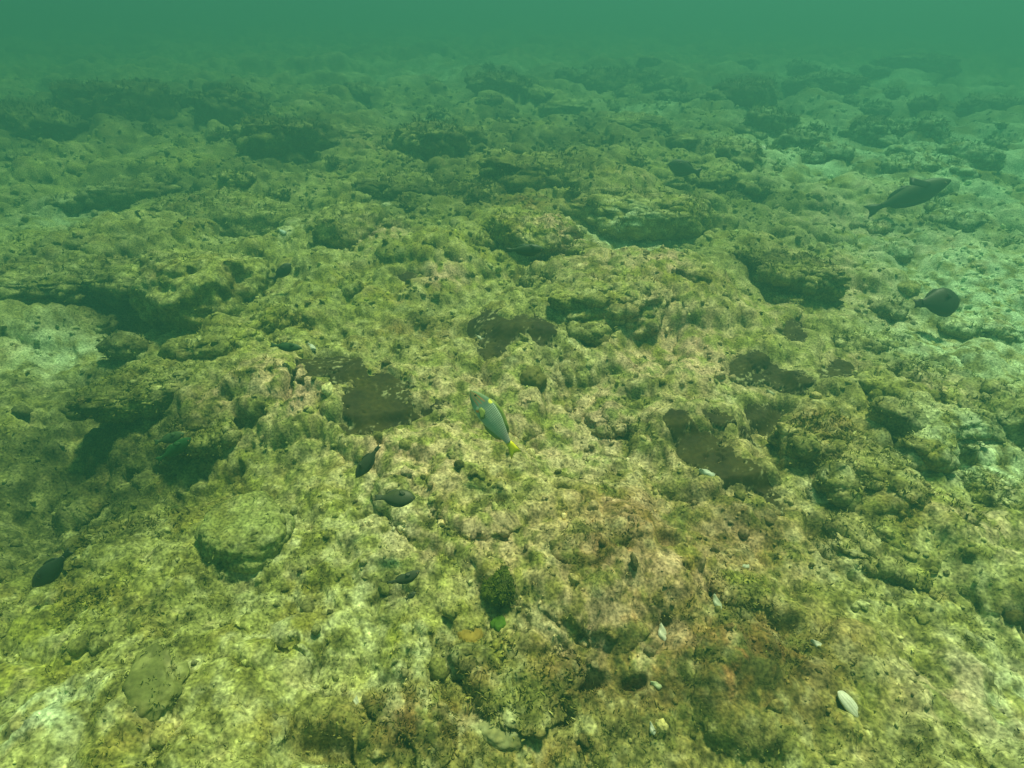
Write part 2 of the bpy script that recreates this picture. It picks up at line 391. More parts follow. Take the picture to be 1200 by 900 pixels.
link('sea_floor', make_mesh('sea_floor', V1, GF, CG, M_REEF), kind='structure')

# the water itself: even green haze between camera and floor
def box_mesh(name, lo, hi, mat):
    v = np.array([[x, y, z] for x in (lo[0], hi[0]) for y in (lo[1], hi[1]) for z in (lo[2], hi[2])])
    f = np.array([[0, 1, 3, 2], [4, 6, 7, 5], [0, 4, 5, 1], [2, 3, 7, 6], [0, 2, 6, 4], [1, 5, 7, 3]])
    return make_mesh(name, v, f, None, mat, False)
mh = bpy.data.materials.new('green_water'); mh.use_nodes = True
t = mh.node_tree; t.nodes.remove(t.nodes['Principled BSDF'])
pv = t.nodes.new('ShaderNodeVolumePrincipled'); pv.inputs['Density'].default_value = HAZE_DENSITY
pv.inputs['Color'].default_value = (*HAZE_COLOR, 1); pv.inputs['Anisotropy'].default_value = 0.35
pv.inputs['Absorption Color'].default_value = (0, .10, .06, 1)     # red is swallowed soonest
t.links.new(pv.outputs[0], t.nodes['Material Output'].inputs['Volume'])
link('haze', box_mesh('haze', (-165, -165, -5.5), (165, 165, 2.1), mh), kind='stuff')

# ------------------------------------------------------------------ algal mats
for poly, lab in MATW:
    a = np.array(poly); lo = a.min(0) - .035; hi = a.max(0) + .035
    st = max(.0035, (hi - lo).max() / 105)
    gx = np.arange(lo[0], hi[0], st); gy = np.arange(lo[1], hi[1], st)
    A, B = np.meshgrid(gx, gy, indexing='ij'); A = A.ravel(); B = B.ravel()
    P = np.stack([A, B, 0 * A], 1)
    d = seg_dist(A, B, poly); d = np.where(in_poly(A, B, poly), d, -d) + .008
    d = d + .055 * fbm(P, .085, 5, 12, .75)
    z0 = base_h(A, B)
    hol = .022 * ss(.45, .65, pn(P, .05, 15) + .6 * pn(P, .016, 17)) + .010 * ss(.55, .75, pn(P, .012, 16))
    hol = hol * ss(-.1, .45, pn(P, .11, 23))
    z = z0 + .0155 + .004 * pn(P, .05, 8) + .0022 * pn(P, .012, 9) - .035 * ss(.007, -.007, d) - hol
    Fm = grid_faces(len(gx), len(gy))
    keep = (d[Fm] > -.02).any(1); Fm = Fm[keep]
    used, inv = np.unique(Fm, return_inverse=True); Fm = inv.reshape(Fm.shape)
    Vm = np.stack([A, B, z], 1)[used]; c0 = Vm.mean(0)
    cc = np.array([.046, .037, .006]) * (1 + .35 * fbm(Vm, .08, 3, 18))[:, None]
    dv = d[used]
    fl = np.maximum(ss(.30, .60, fbm(Vm, .022, 3, 19, .65)) * ss(.0, .5, pn(Vm, .10, 24)), ss(.05, .35, fbm(Vm, .018, 3, 25, .65)) * ss(.022, .004, dv))
    cc = mix(cc, np.array([.40, .38, .20]), fl * .85)             # pale grit lodged in the mat and round its torn rim
    link('algae_mat', make_mesh('algae_mat', Vm - c0, Fm, np.clip(cc, .01, .6), M_MAT), loc=c0, label=lab, cat='algae', group='dark algal mats on the reef')

# ------------------------------------------------------------------ boulders
def ico(level):
    p = (1 + 5 ** .5) / 2
    V = [(-1, p, 0), (1, p, 0), (-1, -p, 0), (1, -p, 0), (0, -1, p), (0, 1, p), (0, -1, -p), (0, 1, -p), (p, 0, -1), (p, 0, 1), (-p, 0, -1), (-p, 0, 1)]
    Fc = [(0, 11, 5), (0, 5, 1), (0, 1, 7), (0, 7, 10), (0, 10, 11), (1, 5, 9), (5, 11, 4), (11, 10, 2), (10, 7, 6), (7, 1, 8), (3, 9, 4), (3, 4, 2), (3, 2, 6), (3, 6, 8), (3, 8, 9), (4, 9, 5), (2, 4, 11), (6, 2, 10), (8, 6, 7), (9, 8, 1)]
    V = np.array(V, float); V /= np.linalg.norm(V, axis=1)[:, None]; Fc = np.array(Fc)
    for _ in range(level):
        E = np.sort(np.concatenate([Fc[:, [0, 1]], Fc[:, [1, 2]], Fc[:, [2, 0]]]), 1)
        U, inv = np.unique(E, axis=0, return_inverse=True); inv = inv.ravel()
        M = V[U].sum(1); M /= np.linalg.norm(M, axis=1)[:, None]
        n = len(Fc); m = inv + len(V); a, b, c = m[:n], m[n:2 * n], m[2 * n:]
        V = np.concatenate([V, M])
        Fc = np.concatenate([np.stack([Fc[:, 0], a, c], 1), np.stack([Fc[:, 1], b, a], 1), np.stack([Fc[:, 2], c, b], 1), np.stack([a, b, c], 1)])
    return V, Fc
ICO = {k: ico(k) for k in (0, 1, 3, 4, 5)}

TUFT_SRC = []      # (points, normals, colours, how much)
def rock_shape(seed, lvl, size, yaw, flat, under, ang, rough=1.0, knob=1.0):
    rg = np.random.default_rng(seed)
    Dv, Fc = ICO[lvl]
    sd_ = rg.uniform(0, 60)
    p = Dv * (1 + (.34 if rough > .95 else .10 + .12 * rough) * fbm(Dv + sd_, .8, 4, 1, .6)[:, None])
    for _ in range(ang):
        n = rg.normal(size=3); n[2] = abs(n[2]) * .8; n /= np.linalg.norm(n)
        s = p @ n - rg.uniform(.50, .82)
        p = p - n * (np.maximum(s, 0) * .85)[:, None]
    p[:, 2] = np.where(p[:, 2] > flat, flat + (p[:, 2] - flat) * .30, p[:, 2])
    k = 1 - .75 * under * ss(.15, -.55, p[:, 2])
    p[:, 0] *= k; p[:, 1] *= k
    p = p * np.array(size)
    nrm = vnormals(p, Fc)
    s = float(min(size[0], size[1])); Q = p + sd_
    f1, f2, v = cell(Q, .085, 2); g1, g2, v2 = cell(Q, .034, 4)
    amp = min(1.0, s / .12) * rough
    d = amp * (knob * .024 * (.25 + v) * np.clip(1 - f1 / .85, 0, 1) ** .7 + knob * .012 * (.3 + v2) * np.clip(1 - g1 / .85, 0, 1)
               + .018 * pn(Q, .12, 6) + .006 * pn(Q, .028, 7) + .0028 * pn(Q, .011, 8) - .02 * ss(.40, .7, pn(Q, .075, 9)))
    p = p + nrm * d[:, None]
    c, s_ = math.cos(yaw), math.sin(yaw)
    p = np.stack([p[:, 0] * c - p[:, 1] * s_, p[:, 0] * s_ + p[:, 1] * c, p[:, 2]], 1)
    return p, Fc

#  x, y, width (photo px) | depth/width | height/width | yaw deg | flat | undercut | planes | moss | label
ROCKS = [
 (246, 362, 0, 1, 1, 0, 1, 0, 0, 0, ''),
 (262, 262, 170, .60, .38, -18, .35, .55, 3, .30, 'long tilted slab above the large rounded boulder, deep shade under its right end'),
 (112, 330, 180, .60, .24, 8, .40, .35, 2, .35, 'wide flat ledge overhanging the dark hollow near the left edge'),
 (404, 275, 90, .80, .55, 30, .5, .5, 3, .25, 'squat boulder with a black undercut, between the long tilted slab and pink crust'),
 (338, 172, 105, .6, .55, 0, .55, .2, 2, .75, 'dark shaggy boulder at the far left end of the reef crest'),
 (428, 165, 130, .5, .30, -5, .35, .4, 3, .05, 'pale flat-topped boulder on the far reef crest'),
 (505, 168, 90, .6, .42, 12, .5, .3, 2, .75, 'dark mossy boulder right of the pale flat-topped one on the far crest'),
 (612, 278, 120, .6, .42, -12, .45, .4, 4, .05, 'tan and pink rock just behind the plain green fish'),
 (765, 268, 175, .55, .36, -6, .45, .6, 3, .25, 'broad ledge with a long black shadow under it, right of the middle'),
 (728, 362, 155, .62, .42, 14, .5, .45, 2, .05, 'big knobbly pink-and-yellow boulder right of the middle of the reef'),
 (912, 325, 140, .55, .32, -15, .5, .4, 3, .30, 'shaggy olive boulder right of the broad ledge, its front in shade'),
 (860, 190, 80, .8, .5, 0, .6, .3, 2, .45, 'mossy hump beyond the pale sand, right of the small dark oval fish'),
 (872, 122, 95, .6, .45, 0, .6, .2, 2, .80, 'dark hazy boulder far off, beyond the small dome-shaped one'),
 (900, 150, 58, .8, .55, 20, .6, .3, 1, .70, 'small dark dome-shaped boulder far off right of the middle'),
 (1034, 134, 66, .5, .36, 4, .35, .3, 2, .55, 'low brick-like slab on far pale sand, upper right'),
 (1012, 160, 44, .8, .6, 0, .5, .3, 2, .45, 'leftmost of the three small rocks in a row on the upper right sand'),
 (1050, 160, 38, .8, .6, 40, .5, .3, 2, .55, 'middle one of the three small rocks in a row on the upper right sand'),
 (1086, 162, 48, .8, .75, 10, .6, .2, 2, .55, 'tallest and rightmost of the three rocks in a row on the upper right sand'),
 (1136, 186, 62, .7, .5, -20, .5, .3, 2, .35, 'streaked rock right of and beyond the big dark fish'),
 (940, 172, 62, .8, .5, 5, .55, .3, 2, .55, 'mossy rock at the back edge of the pale sand patch'),
 (1076, 202, 76, .5, .45, -12, .5, .4, 2, .30, 'wedge-shaped yellow-topped rock directly behind the big dark fish'),
 (1110, 262, 66, .6, .4, 10, .5, .5, 3, .20, 'jagged low rock below the head of the big dark fish'),
 (1186, 498, 84, .85, .62, 0, .6, .45, 2, .45, 'rounded dark boulder cut by the right edge, deep shade on its left'),
 (1076, 535, 66, .75, .55, 15, .5, .35, 1, .10, 'yellow-green lumpy rock with a dark left foot, on the right'),
 (1100, 498, 84, .6, .38, -10, .4, .45, 2, .05, 'pinkish tan rock just above the yellow-green lumpy one'),
 (1078, 452, 86, .6, .42, 10, .5, .4, 2, .60, 'dark crumbly rock upper neighbour of the pinkish tan one on the right'),
 (948, 522, 92, .75, .62, 25, .55, .4, 2, .40, 'knobbly dark boulder standing right beside the smooth rounded mat'),
 (1012, 560, 120, .8, .42, -20, .5, .3, 2, .20, 'broad olive boulder sloping down to the right of the knobbly dark one'),
 (1172, 596, 110, .75, .46, -28, .45, .45, 3, .25, 'tilted rock near the right edge with a black crack along its left side'),
 (240, 508, 84, .7, .32, 5, .55, .25, 2, .25, 'rock with a pink top and dark belly beside the pair of green fish'),
 (270, 408, 105, .6, .40, 20, .5, .3, 2, .20, 'broken rubble block directly below the large rounded boulder'),
 (328, 384, 54, .8, .55, 0, .6, .5, 1, .30, 'small round-ended rock with a black right face, right of the rubble block'),
 (190, 452, 170, .45, .16, 20, .45, .0, 2, .10, 'long low ridge rock running down to the left side'),
 (395, 500, 0, 1, 1, 0, 1, 0, 0, 0, ''),
 (155, 640, 110, .7, .30, 15, .55, .35, 1, .15, 'low olive hump between the diving dark fish and the pale dome at lower left'),
 (590, 104, 80, .5, .30, 0, .6, .2, 1, .80, 'dark hazy mound at the top of the picture left of centre, beyond the sandy gap'),
 (724, 98, 96, .5, .26, 0, .6, .2, 2, .80, 'dark hazy mound farthest off behind the middle of the reef'),
 (262, 140, 90, .5, .6, 0, .6, .2, 2, .85, 'dark hazy rock mass at upper left, beyond the shaggy boulder'),
 (150, 138, 150, .45, .42, 0, .6, .2, 2, .90, 'widest dark hazy rock mass at upper left'),
 (28, 160, 130, .5, .42, 0, .6, .2, 2, .90, 'dark rock mass at the upper left edge of the picture'),
 (640, 205, 130, .5, .30, 8, .5, .3, 2, .55, 'mossy brown rock on the reef top beyond the tan and pink rock'),
 (745, 150, 110, .45, .26, -6, .4, .3, 2, .15, 'pale green flat rock at the back of the reef right of centre'),
 (665, 135, 100, .5, .28, 6, .5, .3, 2, .15, 'pale rounded rock at the back of the reef near the middle'),
 (480, 225, 110, .5, .28, -10, .5, .3, 2, .45, 'low mossy rock beyond the squat boulder, left of centre'),
 (560, 232, 80, .6, .34, 30, .5, .3, 2, .50, 'dark tufted rock at the middle of the reef top'),
 (150, 235, 110, .5, .34, 10, .5, .35, 2, .35, 'uneven green rock left of the long tilted slab'),
 (820, 215, 60, .7, .36, 0, .5, .4, 1, .20, 'yellowish rock just below the small dark oval fish'),
 (855, 240, 44, .7, .5, 12, .5, .4, 1, .45, 'small dark-fronted rock behind the broad ledge right end'),
 (980, 300, 50, .7, .35, 12, .5, .4, 1, .20, 'small tan rock between the shaggy olive boulder and the big dark fish'),
 (1005, 405, 60, .6, .30, 12, .5, .4, 1, .05, 'low tan rock above the brown strip of mat on the right'),
 (1165, 390, 60, .6, .30, -12, .5, .4, 1, .10, 'low pale rock near the right edge, level with the round dark fish'),
 (486, 862, 118, .75, .34, 10, .55, .35, 2, .10, 'reddish brown arched rock at the bottom left of centre'),
 (866, 700, 62, .75, .48, 0, .6, .40, 1, .35, 'dark grainy knob beside the black hole at lower right'),
 (180, 440, 0, 1, 1, 0, 1, 0, 0, 0, ''),
 (690, 640, 70, .8, .26, 0, .6, .2, 1, .05, 'low brownish bump below the pink crust in the lower middle'),
 (600, 800, 130, .7, .20, 10, .6, .3, 1, .20, 'greenish shelf with a dark curved upper edge at the bottom centre'),
 (1010, 640, 80, .8, .3, 30, .5, .3, 2, .15, 'olive bump left of the tilted rock with the black crack'),
 (120, 720, 90, .7, .26, 20, .6, .3, 1, .05, 'yellow-green bump below the diving dark fish at lower left'),
 (690, 480, 60, .8, .3, 20, .5, .3, 2, .0, 'pink crusted bump right of the yellow-tailed fish'),
 (735, 500, 40, .8, .4, 20, .5, .4, 2, .0, 'small pink crusted bump with a dark hole, right of the larger pink bump'),
 (1160, 130, 90, .5, .3, 0, .5, .2, 2, .5, 'hazy rock far off at the upper right edge'),
 (970, 100, 90, .5, .28, 0, .5, .2, 2, .6, 'hazy low rock far off, right of the dark hazy boulder'),
 (1070, 80, 90, .5, .3, 0, .5, .2, 2, .6, 'faintest low rock at the top right of the picture'),
 (800, 120, 60, .5, .3, 0, .5, .2, 2, .5, 'faint low rock between the two dark hazy shapes at the top'),
]
def put_rock(px, py, wpx, df, hf, yaw, flat, under, ang, moss, label, seed, name='boulder', cat='rock', mat=None, col=None, rough=1., knob=1., group='boulders of the reef', lvl=None, bury=.44, tufts=1.):
    c = hit(px, py)
    depth = -(RC.T @ (c - CP))[2]
    W = wpx * depth / F_PX / 2
    size = (W, W * df * 1.15, W * hf * 1.5)
    if py < 262 and wpx > 30 and name == 'boulder': bury = .56
    lvl = lvl or (5 if wpx >= 118 and py > 240 or py > 500 and wpx > 80 else 4)
    p, Fc = rock_shape(seed, lvl, size, math.radians(yaw), flat, under, ang, rough, knob)
    c = c.copy(); c[2] = base_h(c[:1], c[1:2])[0]
    top = size[2] * min(1, flat + .2)
    c[2] += size[2] * (.5 - bury) * .6
    Vw = p + c
    n = vnormals(p, Fc)
    if col is None:
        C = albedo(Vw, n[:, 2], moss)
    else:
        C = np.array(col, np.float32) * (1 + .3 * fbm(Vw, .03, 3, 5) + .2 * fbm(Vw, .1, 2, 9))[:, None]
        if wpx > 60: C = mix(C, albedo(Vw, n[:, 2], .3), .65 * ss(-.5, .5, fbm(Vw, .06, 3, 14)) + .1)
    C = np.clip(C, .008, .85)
    # object origin at the foot of the rock
    foot = np.array([0, 0, p[:, 2].min()])
    o = link(name, make_mesh(name, p - foot, Fc, C, mat or M_ROCK), loc=c + foot, label=label, cat=cat, group=group)
    if tufts > 0: TUFT_SRC.append((Vw, n, C, tufts * (1 + 2.0 * moss), 1 + (1.8 if py < 300 else .7) * moss))
    return o
for i, r in enumerate(ROCKS):
    if r[2] == 0: continue
    put_rock(*r, seed=100 + i)

# knobbly cobbles, each known by the boulder it lies beside
cr = np.random.default_rng(77)
BL = [(r[0], r[1], r[2], r[10]) for r in ROCKS if r[2] > 0]
def short(lab):
    if len(lab.split()) <= 10: return lab
    c = lab.split(',')[0]
    return c if len(c.split()) <= 10 else ' '.join(c.split()[:10])
taken = set(); made = 0
for i in range(900):
    if made >= 185: break
    if i % 5 < 3:                                           # at the foot of a boulder
        b = BL[int(cr.integers(len(BL)))]; a = cr.uniform(0, 2 * math.pi)
        cx, cy_ = b[0] + math.cos(a) * b[2] * cr.uniform(.45, .75), b[1] + math.sin(a) * b[2] * cr.uniform(.18, .32)
    elif i % 2: cx, cy_ = cr.uniform(930, 1190), cr.uniform(60, 700)
    else: cx, cy_ = cr.uniform(20, 930), cr.uniform(70, 340)
    if not (5 < cx < 1195 and 50 < cy_ < 800): continue
    dd = [math.hypot(cx - b[0], (cy_ - b[1]) * 2) for b in BL]; b = BL[int(np.argmin(dd))]
    dx, dy = cx - b[0], (cy_ - b[1]) * 2
    if min(dd) > 150 or math.hypot(cx - 246, cy_ - 340) < 105: continue
    side = ('left of' if dx < 0 else 'right of') if abs(dx) > abs(dy) else ('behind' if dy < 0 else 'in front of')
    if (side, b[3]) in taken: continue
    taken.add((side, b[3])); made += 1
    put_rock(cx, cy_, cr.uniform(20, 50) * (.65 + .45 * cy_ / 450), cr.uniform(.6, .95), cr.uniform(.3, .55), cr.uniform(0, 180), .6, .3, int(cr.integers(1, 4)), cr.choice([.1, .3, .6]),
             'small cobble ' + side + ' the ' + short(b[3]), 500 + i, 'cobble', group='cobbles strewn among the boulders', lvl=3)

# smooth or coloured growths
put_rock(182, 808, 68, 1.15, .42, 25, .8, .1, 0, 0, 'smooth brownish olive lump near the lower left corner', 301, 'sponge', 'sponge', M_SMOOTH, (.125, .135, .036), .85, .6, None, 4, bury=.35, tufts=.6)
put_rock(246, 362, 136, .9, .66, 10, .80, .35, 1, .05, 'large rounded tan boulder with a fuzzy crown on the left of the reef', 299, 'boulder', 'rock', None, None, .75, .55, 'boulders of the reef', 5, bury=.22)
put_rock(292, 634, 98, .9, .50, 0, .75, .45, 0, 0, 'smooth pale green dome-shaped rock casting shade to its lower right', 300, 'boulder', 'rock', M_ROCK, (.25, .27, .085), .5, .6, 'boulders of the reef', 5, bury=.25, tufts=.1)
put_rock(590, 692, 42, .95, .42, 0, .8, .1, 0, 0, 'dark green algae ball at the lower middle', 302, 'algae_ball', 'algae', M_SMOOTH, (.070, .090, .008), .9, 1.2, None, 4, tufts=2.5)
put_rock(585, 738, 20, 1, .55, 0, .9, .1, 0, 0, 'tiny bright green algae ball below the dark green one', 303, 'algae_ball', 'algae', M_SMOOTH, (.07, .15, .010), .6, 1., None, 3, tufts=0)
put_rock(553, 744, 32, 1, .36, 0, .8, .1, 0, 0, 'round mustard-yellow sponge beside the tiny bright green ball', 304, 'sponge', 'sponge', M_SMOOTH, (.27, .19, .035), .5, 1.4, None, 4, tufts=0)
put_rock(533, 762, 18, 1, .36, 0, .8, .1, 0, 0, 'little pale round knob touching the mustard-yellow sponge', 305, 'sponge', 'sponge', M_SMOOTH, (.50, .46, .26), .3, .6, None, 3, tufts=0)
put_rock(592, 858, 62, .6, .30, 0, .8, .3, 0, 0, 'smooth pale oval stone in a dark recess at the bottom middle', 306, 'stone', 'rock', M_SMOOTH, (.34, .34, .17), .25, .5, None, 4, tufts=0)
put_rock(622, 452, 32, .9, .9, 0, .8, .1, 0, 0, 'upright brown barrel-like sponge right above the yellow-tailed fish', 307, 'sponge', 'sponge', M_SMOOTH, (.15, .13, .035), .8, 1., None, 4, tufts=0)
put_rock(1062, 340, 26, .9, .5, 0, .8, .2, 0, 0, 'small yellowish stone on pale sand left of the round dark fish', 308, 'stone', 'rock', None, (.26, .25, .09), .8, 1., None, 3, tufts=.3)
put_rock(455, 245, 18, .9, .5, 0, .8, .2, 0, 0, 'little pale stone beyond the squat boulder', 309, 'stone', 'rock', None, (.4, .4, .22), .8, 1., None, 3, tufts=0)

# ------------------------------------------------------------------ shells and chips
def shell(px, py, L, ang, label, kind='shell', col=(.80, .78, .62)):
    c = hit(px, py); depth = -(RC.T @ (c - CP))[2]; s = L * depth / F_PX * (.74 if kind == 'shell' else .72)
    col = np.array(col) * (.9 if kind == 'shell' else .68)
    nu, nv = 16, 26
    u = np.linspace(0, 1, nu)[:, None]; v = np.linspace(-1, 1, nv)[None, :]
    if kind == 'shell':                                     # half of a bivalve: ribbed, domed, open side down
        x = v * .5 * np.sqrt(np.clip(1 - (2 * u - 1) ** 2, 0, 1)) ** .8 * .60
        y = (u - .5) + 0 * v
        z = .20 * (1 - v ** 2) * np.sin(np.pi * np.clip(u, 0, 1)) ** .6 + .010 * np.cos(v * 22) * np.sin(np.pi * u)
    else:                                                   # a broken coral chip: thick irregular wedge
        rg = np.random.default_rng(int(px * 7 + py))
        wv = .30 * np.interp(u, [0, .25, .6, 1], [rg.uniform(.1, .4), 1, rg.uniform(.6, 1), .1])
        x = v * wv + .03 * np.sin(u * 9 + px); y = (u - .5) + .05 * np.sin(v * 3 + py); z = .14 * (1 - v ** 4) + .03 * np.sin(u * 11 + v * 4)
    top = np.stack([x, y, z], -1).reshape(-1, 3)
    bot = top.copy(); bot[:, 2] -= .05 + (0 if kind == 'shell' else .10)
    V = np.concatenate([top, bot]) * s
    Fg = grid_faces(nu, nv); n = nu * nv
    idx = np.arange(n).reshape(nu, nv)
    loop = np.concatenate([idx[0, :], idx[1:, -1], idx[-1, -2::-1], idx[-2:0:-1, 0]])
    l2 = np.roll(loop, -1)
    Fg = np.concatenate([Fg, Fg[:, ::-1] + n, np.stack([loop, loop + n, l2 + n, l2], 1)])
    shade = 1 - .25 * (np.cos(v * 22) * .5 + .5) * (kind == 'shell') + 0 * u
    C = np.array(col) * np.concatenate([shade.ravel(), shade.ravel()])[:, None]
    k, z0 = 0, c[2]
    near = np.argmin((GROUND_V[:, 0] - c[0]) ** 2 + (GROUND_V[:, 1] - c[1]) ** 2)
    # the pieces rest on the lumps around them
    dd = (GROUND_V[:, 0] - c[0]) ** 2 + (GROUND_V[:, 1] - c[1]) ** 2 < (s * .35) ** 2
    z0 = np.quantile(GROUND_V[dd, 2], .75) if dd.any() else GROUND_V[near, 2]
    name = 'shell' if kind == 'shell' else 'coral_chip'
    o = link(name, make_mesh(name, V, Fg, C, M_SHELL), loc=(c[0], c[1], z0 + .02 * s), label=label, cat=('shell' if kind == 'shell' else 'coral chip'))
    o.rotation_euler = (math.radians(18), math.radians(12), math.radians(ang))
shell(989, 833, 42, 38, 'white ribbed bivalve shell half buried at the lower right')
shell(774, 748, 26, 10, 'small white triangular shell chip at lower right of the middle', 'chip', (.8, .76, .58))
shell(949, 769, 22, 70, 'thin white sliver up and left of the large white shell', 'chip', (.7, .7, .55))
shell(826, 561, 26, 85, 'bright white chip lying on the ragged dark mat', 'chip', (.85, .88, .75))
shell(836, 716, 24, 20, 'pale chip at the left lip of the black hole, lower right', 'chip', (.6, .62, .45))
shell(420, 832, 16, 10, 'tiny white chip near the bottom, left of the arched rock', 'chip', (.75, .75, .55))
shell(367, 414, 18, 60, 'white chip above the small leftmost dark mat', 'chip', (.8, .8, .65))
shell(761, 862, 18, 20, 'small white chip at the bottom right of the middle', 'chip', (.75, .75, .6))
shell(562, 398, 14, 70, 'pale fleck on the left part of the mat above the yellow-tailed fish', 'chip', (.75, .75, .55))
shell(470, 484, 16, 90, 'pale fleck on the broad mat left of the yellow-tailed fish', 'chip', (.7, .72, .5))
shell(332, 279, 16, 70, 'pale blue-white chip beyond the large rounded boulder', 'chip', (.7, .82, .75))
shell(870, 672, 16, 120, 'short white sliver above the dark grainy knob', 'chip', (.65, .66, .5))
shell(900, 468, 14, 70, 'pale fleck between the upper right mat and the smooth rounded mat', 'chip', (.7, .7, .45))
shell(768, 805, 20, 80, 'yellowish white chip below the triangular shell chip', 'chip', (.55, .6, .35))

# ------------------------------------------------------------------ fish
def fish(head, tail, lift, up, label, deep=.32, col=(.03, .04, .02), belly=None, kind='plain', bend=0.0, turn=0.0, fin=None, tailcol=None, name='fish', wide=.5, tailw=1.0, pec=1.0):
    """head and tail in photo px; lift = share of the way from the sea floor to the lens; up = which side of the body line the back is on"""
    g = hit((head[0] + tail[0]) / 2, (head[1] + tail[1]) / 2)
    depth = -(RC.T @ (g - CP))[2] * (1 - lift)
    ph = CP + ray(*head) * depth * (1 - .04 * turn); pt = CP + ray(*tail) * depth * (1 + .04 * turn)
    L = np.linalg.norm(ph - pt); Fw = (ph - pt) / L
    view = (ph + pt) / 2 - CP; view /= np.linalg.norm(view)
    side = np.cross(view, Fw); side /= np.linalg.norm(side)
    U = side * up
    # lean the back towards the true vertical as far as the outline allows
    U = U + .35 * np.array([0, 0, 1.]); U -= Fw * (U @ Fw); U /= np.linalg.norm(U)
    Rt = np.cross(Fw, U)
    nS, nA = (260, 96) if kind == 'wrasse' else (72, 40)
    s = np.linspace(0, 1, nS)                               # 0 snout, 1 tail root
    prof = np.interp(s, [0, .04, .12, .25, .42, .6, .78, .92, 1], [.05, .26, .58, .88, 1, .90, .60, .34, .27])
    prof = np.convolve(np.pad(prof, nS // 24, mode='edge'), np.ones(2 * (nS // 24) + 1) / (2 * (nS // 24) + 1), 'valid'); prof[0] = .03
    BL = .80 * L
    a = np.linspace(0, 2 * np.pi, nA, endpoint=False)
    xs = .5 * L - s * BL
    def spine(x):                                            # sideways bend of the whole fish, in metres
        q = (.5 * L - x) / L
        return bend * L * (q ** 2 - .3 * q)
    hgt = prof * deep * L / 2; wid = hgt * wide
    xx = np.repeat(xs, nA); zz = (hgt[:, None] * np.cos(a)).ravel(); yy = (wid[:, None] * np.sign(np.sin(a)) * np.abs(np.sin(a)) ** .9).ravel()
    zz = zz + np.repeat(bend * L * (((.5 * L - xs) / L) ** 2), nA) * .9
    V = np.stack([xx, yy, zz], 1)
    V = np.concatenate([V, [[.5 * L, 0, 0]], [[xs[-1] - .01 * L, 0, V[-nA:, 2].mean()]]])
    Fb = grid_faces(nS, nA, wrap=True)
    q = np.arange(nA); n = nS * nA
    capa = np.stack([np.full(nA, n), (q + 1) % nA, q, np.full(nA, n)], 1)
    capb = np.stack([np.full(nA, n + 1), q + (nS - 1) * nA, (q + 1) % nA + (nS - 1) * nA, np.full(nA, n + 1)], 1)
    tri = np.concatenate([Fb[:, [0, 1, 2]], Fb[:, [0, 2, 3]], capa[:, :3], capb[:, :3]])
    S_ = np.concatenate([np.repeat(s, nA), [0, 1]]); A_ = np.concatenate([np.tile(np.cos(a), nS), [0, 0]])   # +1 back, -1 belly
    belly = col if belly is None else belly
    C = mix(np.tile(np.array(belly, np.float32), (len(V), 1)), np.array(col, np.float32), ss(-.7, .3, A_))
    if kind == 'wrasse':
        C = mix(np.tile(np.array([.34, .46, .40], np.float32), (len(V), 1)), np.array([.15, .23, .17], np.float32), ss(-.55, .75, A_))
        ck = np.sin(S_ * 2 * np.pi * 17 + (np.floor((A_ + 1) * 6.5) % 2) * np.pi) * np.sin((A_ + 1) * 6.5 * np.pi)
        dots = ss(.15, .8, np.abs(ck)) * ss(.30, .42, S_) * ss(-.55, -.2, A_)
        C = mix(C, np.array([.62, .66, .55], np.float32), dots * .8)
        C = mix(C, np.array([.40, .33, .34], np.float32), ss(.72, .95, S_) * .6)
        C = mix(C, np.array([.16, .24, .07], np.float32), ss(.30, .12, S_) * .7)                      # greener head
        for k_, off in enumerate((-.35, .05, .45)):                                                  # orange cheek lines
            C = mix(C, np.array([.62, .20, .07], np.float32), ss(.10, .03, np.abs(A_ - off - .5 * (S_ - .12))) * ss(.30, .24, S_) * (.75))
        C = mix(C, np.array([.85, .80, .10], np.float32), ss(.045, .028, np.hypot(S_ - .33, (A_ - .93) * .18)))  # yellow spot on the back
        C = mix(C, np.array([.90, .30, .04], np.float32), ss(.040, .026, np.hypot(S_ - .31, (A_ + .60) * .14)))  # orange mark by the fin
        C = mix(C, np.array([.85, .85, .70], np.float32), ss(.030, .018, np.hypot(S_ - .285, (A_ + .50) * .14)))
    root = bpy.data.objects.new(name, None); COL.objects.link(root)
    root.empty_display_size = .05
    M = Matrix([[Fw[0], Rt[0], U[0]], [Fw[1], Rt[1], U[1]], [Fw[2], Rt[2], U[2]]])
    root.matrix_world = Matrix.Translation(Vector(((ph + pt) / 2).tolist())) @ M.to_4x4()
    root['label'] = label; root['category'] = 'fish'; root['group'] = 'fish swimming over the reef'
    bo = link('body', make_mesh('body', V, tri, np.clip(C, .005, .9), M_FISH), root)
    fin = fin or tuple(np.array(col) * .9); tailcol = tailcol or fin
    zc = lambda x: bend * L * (((.5 * L - x) / L) ** 2) * .9
    def finmesh(nm, outline, c, par=root, thick=.006, side_=0., lean=0.):
        o2 = np.array(outline, float)                        # (x, z) closed outline, thin but solid, rim thinner than the root
        n_ = len(o2); ctr = o2.mean(0)
        inner = ctr + (o2 - ctr) * .55
        th_ = thick * L
        def lay(pts, y): return np.stack([pts[:, 0], np.full(len(pts), y) + side_ + lean * (pts[:, 0] - o2[:, 0].max()), pts[:, 1]], 1)
        V_ = np.concatenate([lay(o2, 0), lay(inner, th_), lay(inner, -th_), lay(ctr[None], th_), lay(ctr[None], -th_)])
        f = []
        for i in range(n_):
            j = (i + 1) % n_
            f += [(i, j, n_ + j), (i, n_ + j, n_ + i), (j, i, 2 * n_ + i), (j, 2 * n_ + i, 2 * n_ + j), (n_ + i, n_ + j, 3 * n_), (2 * n_ + j, 2 * n_ + i, 3 * n_ + 1)]
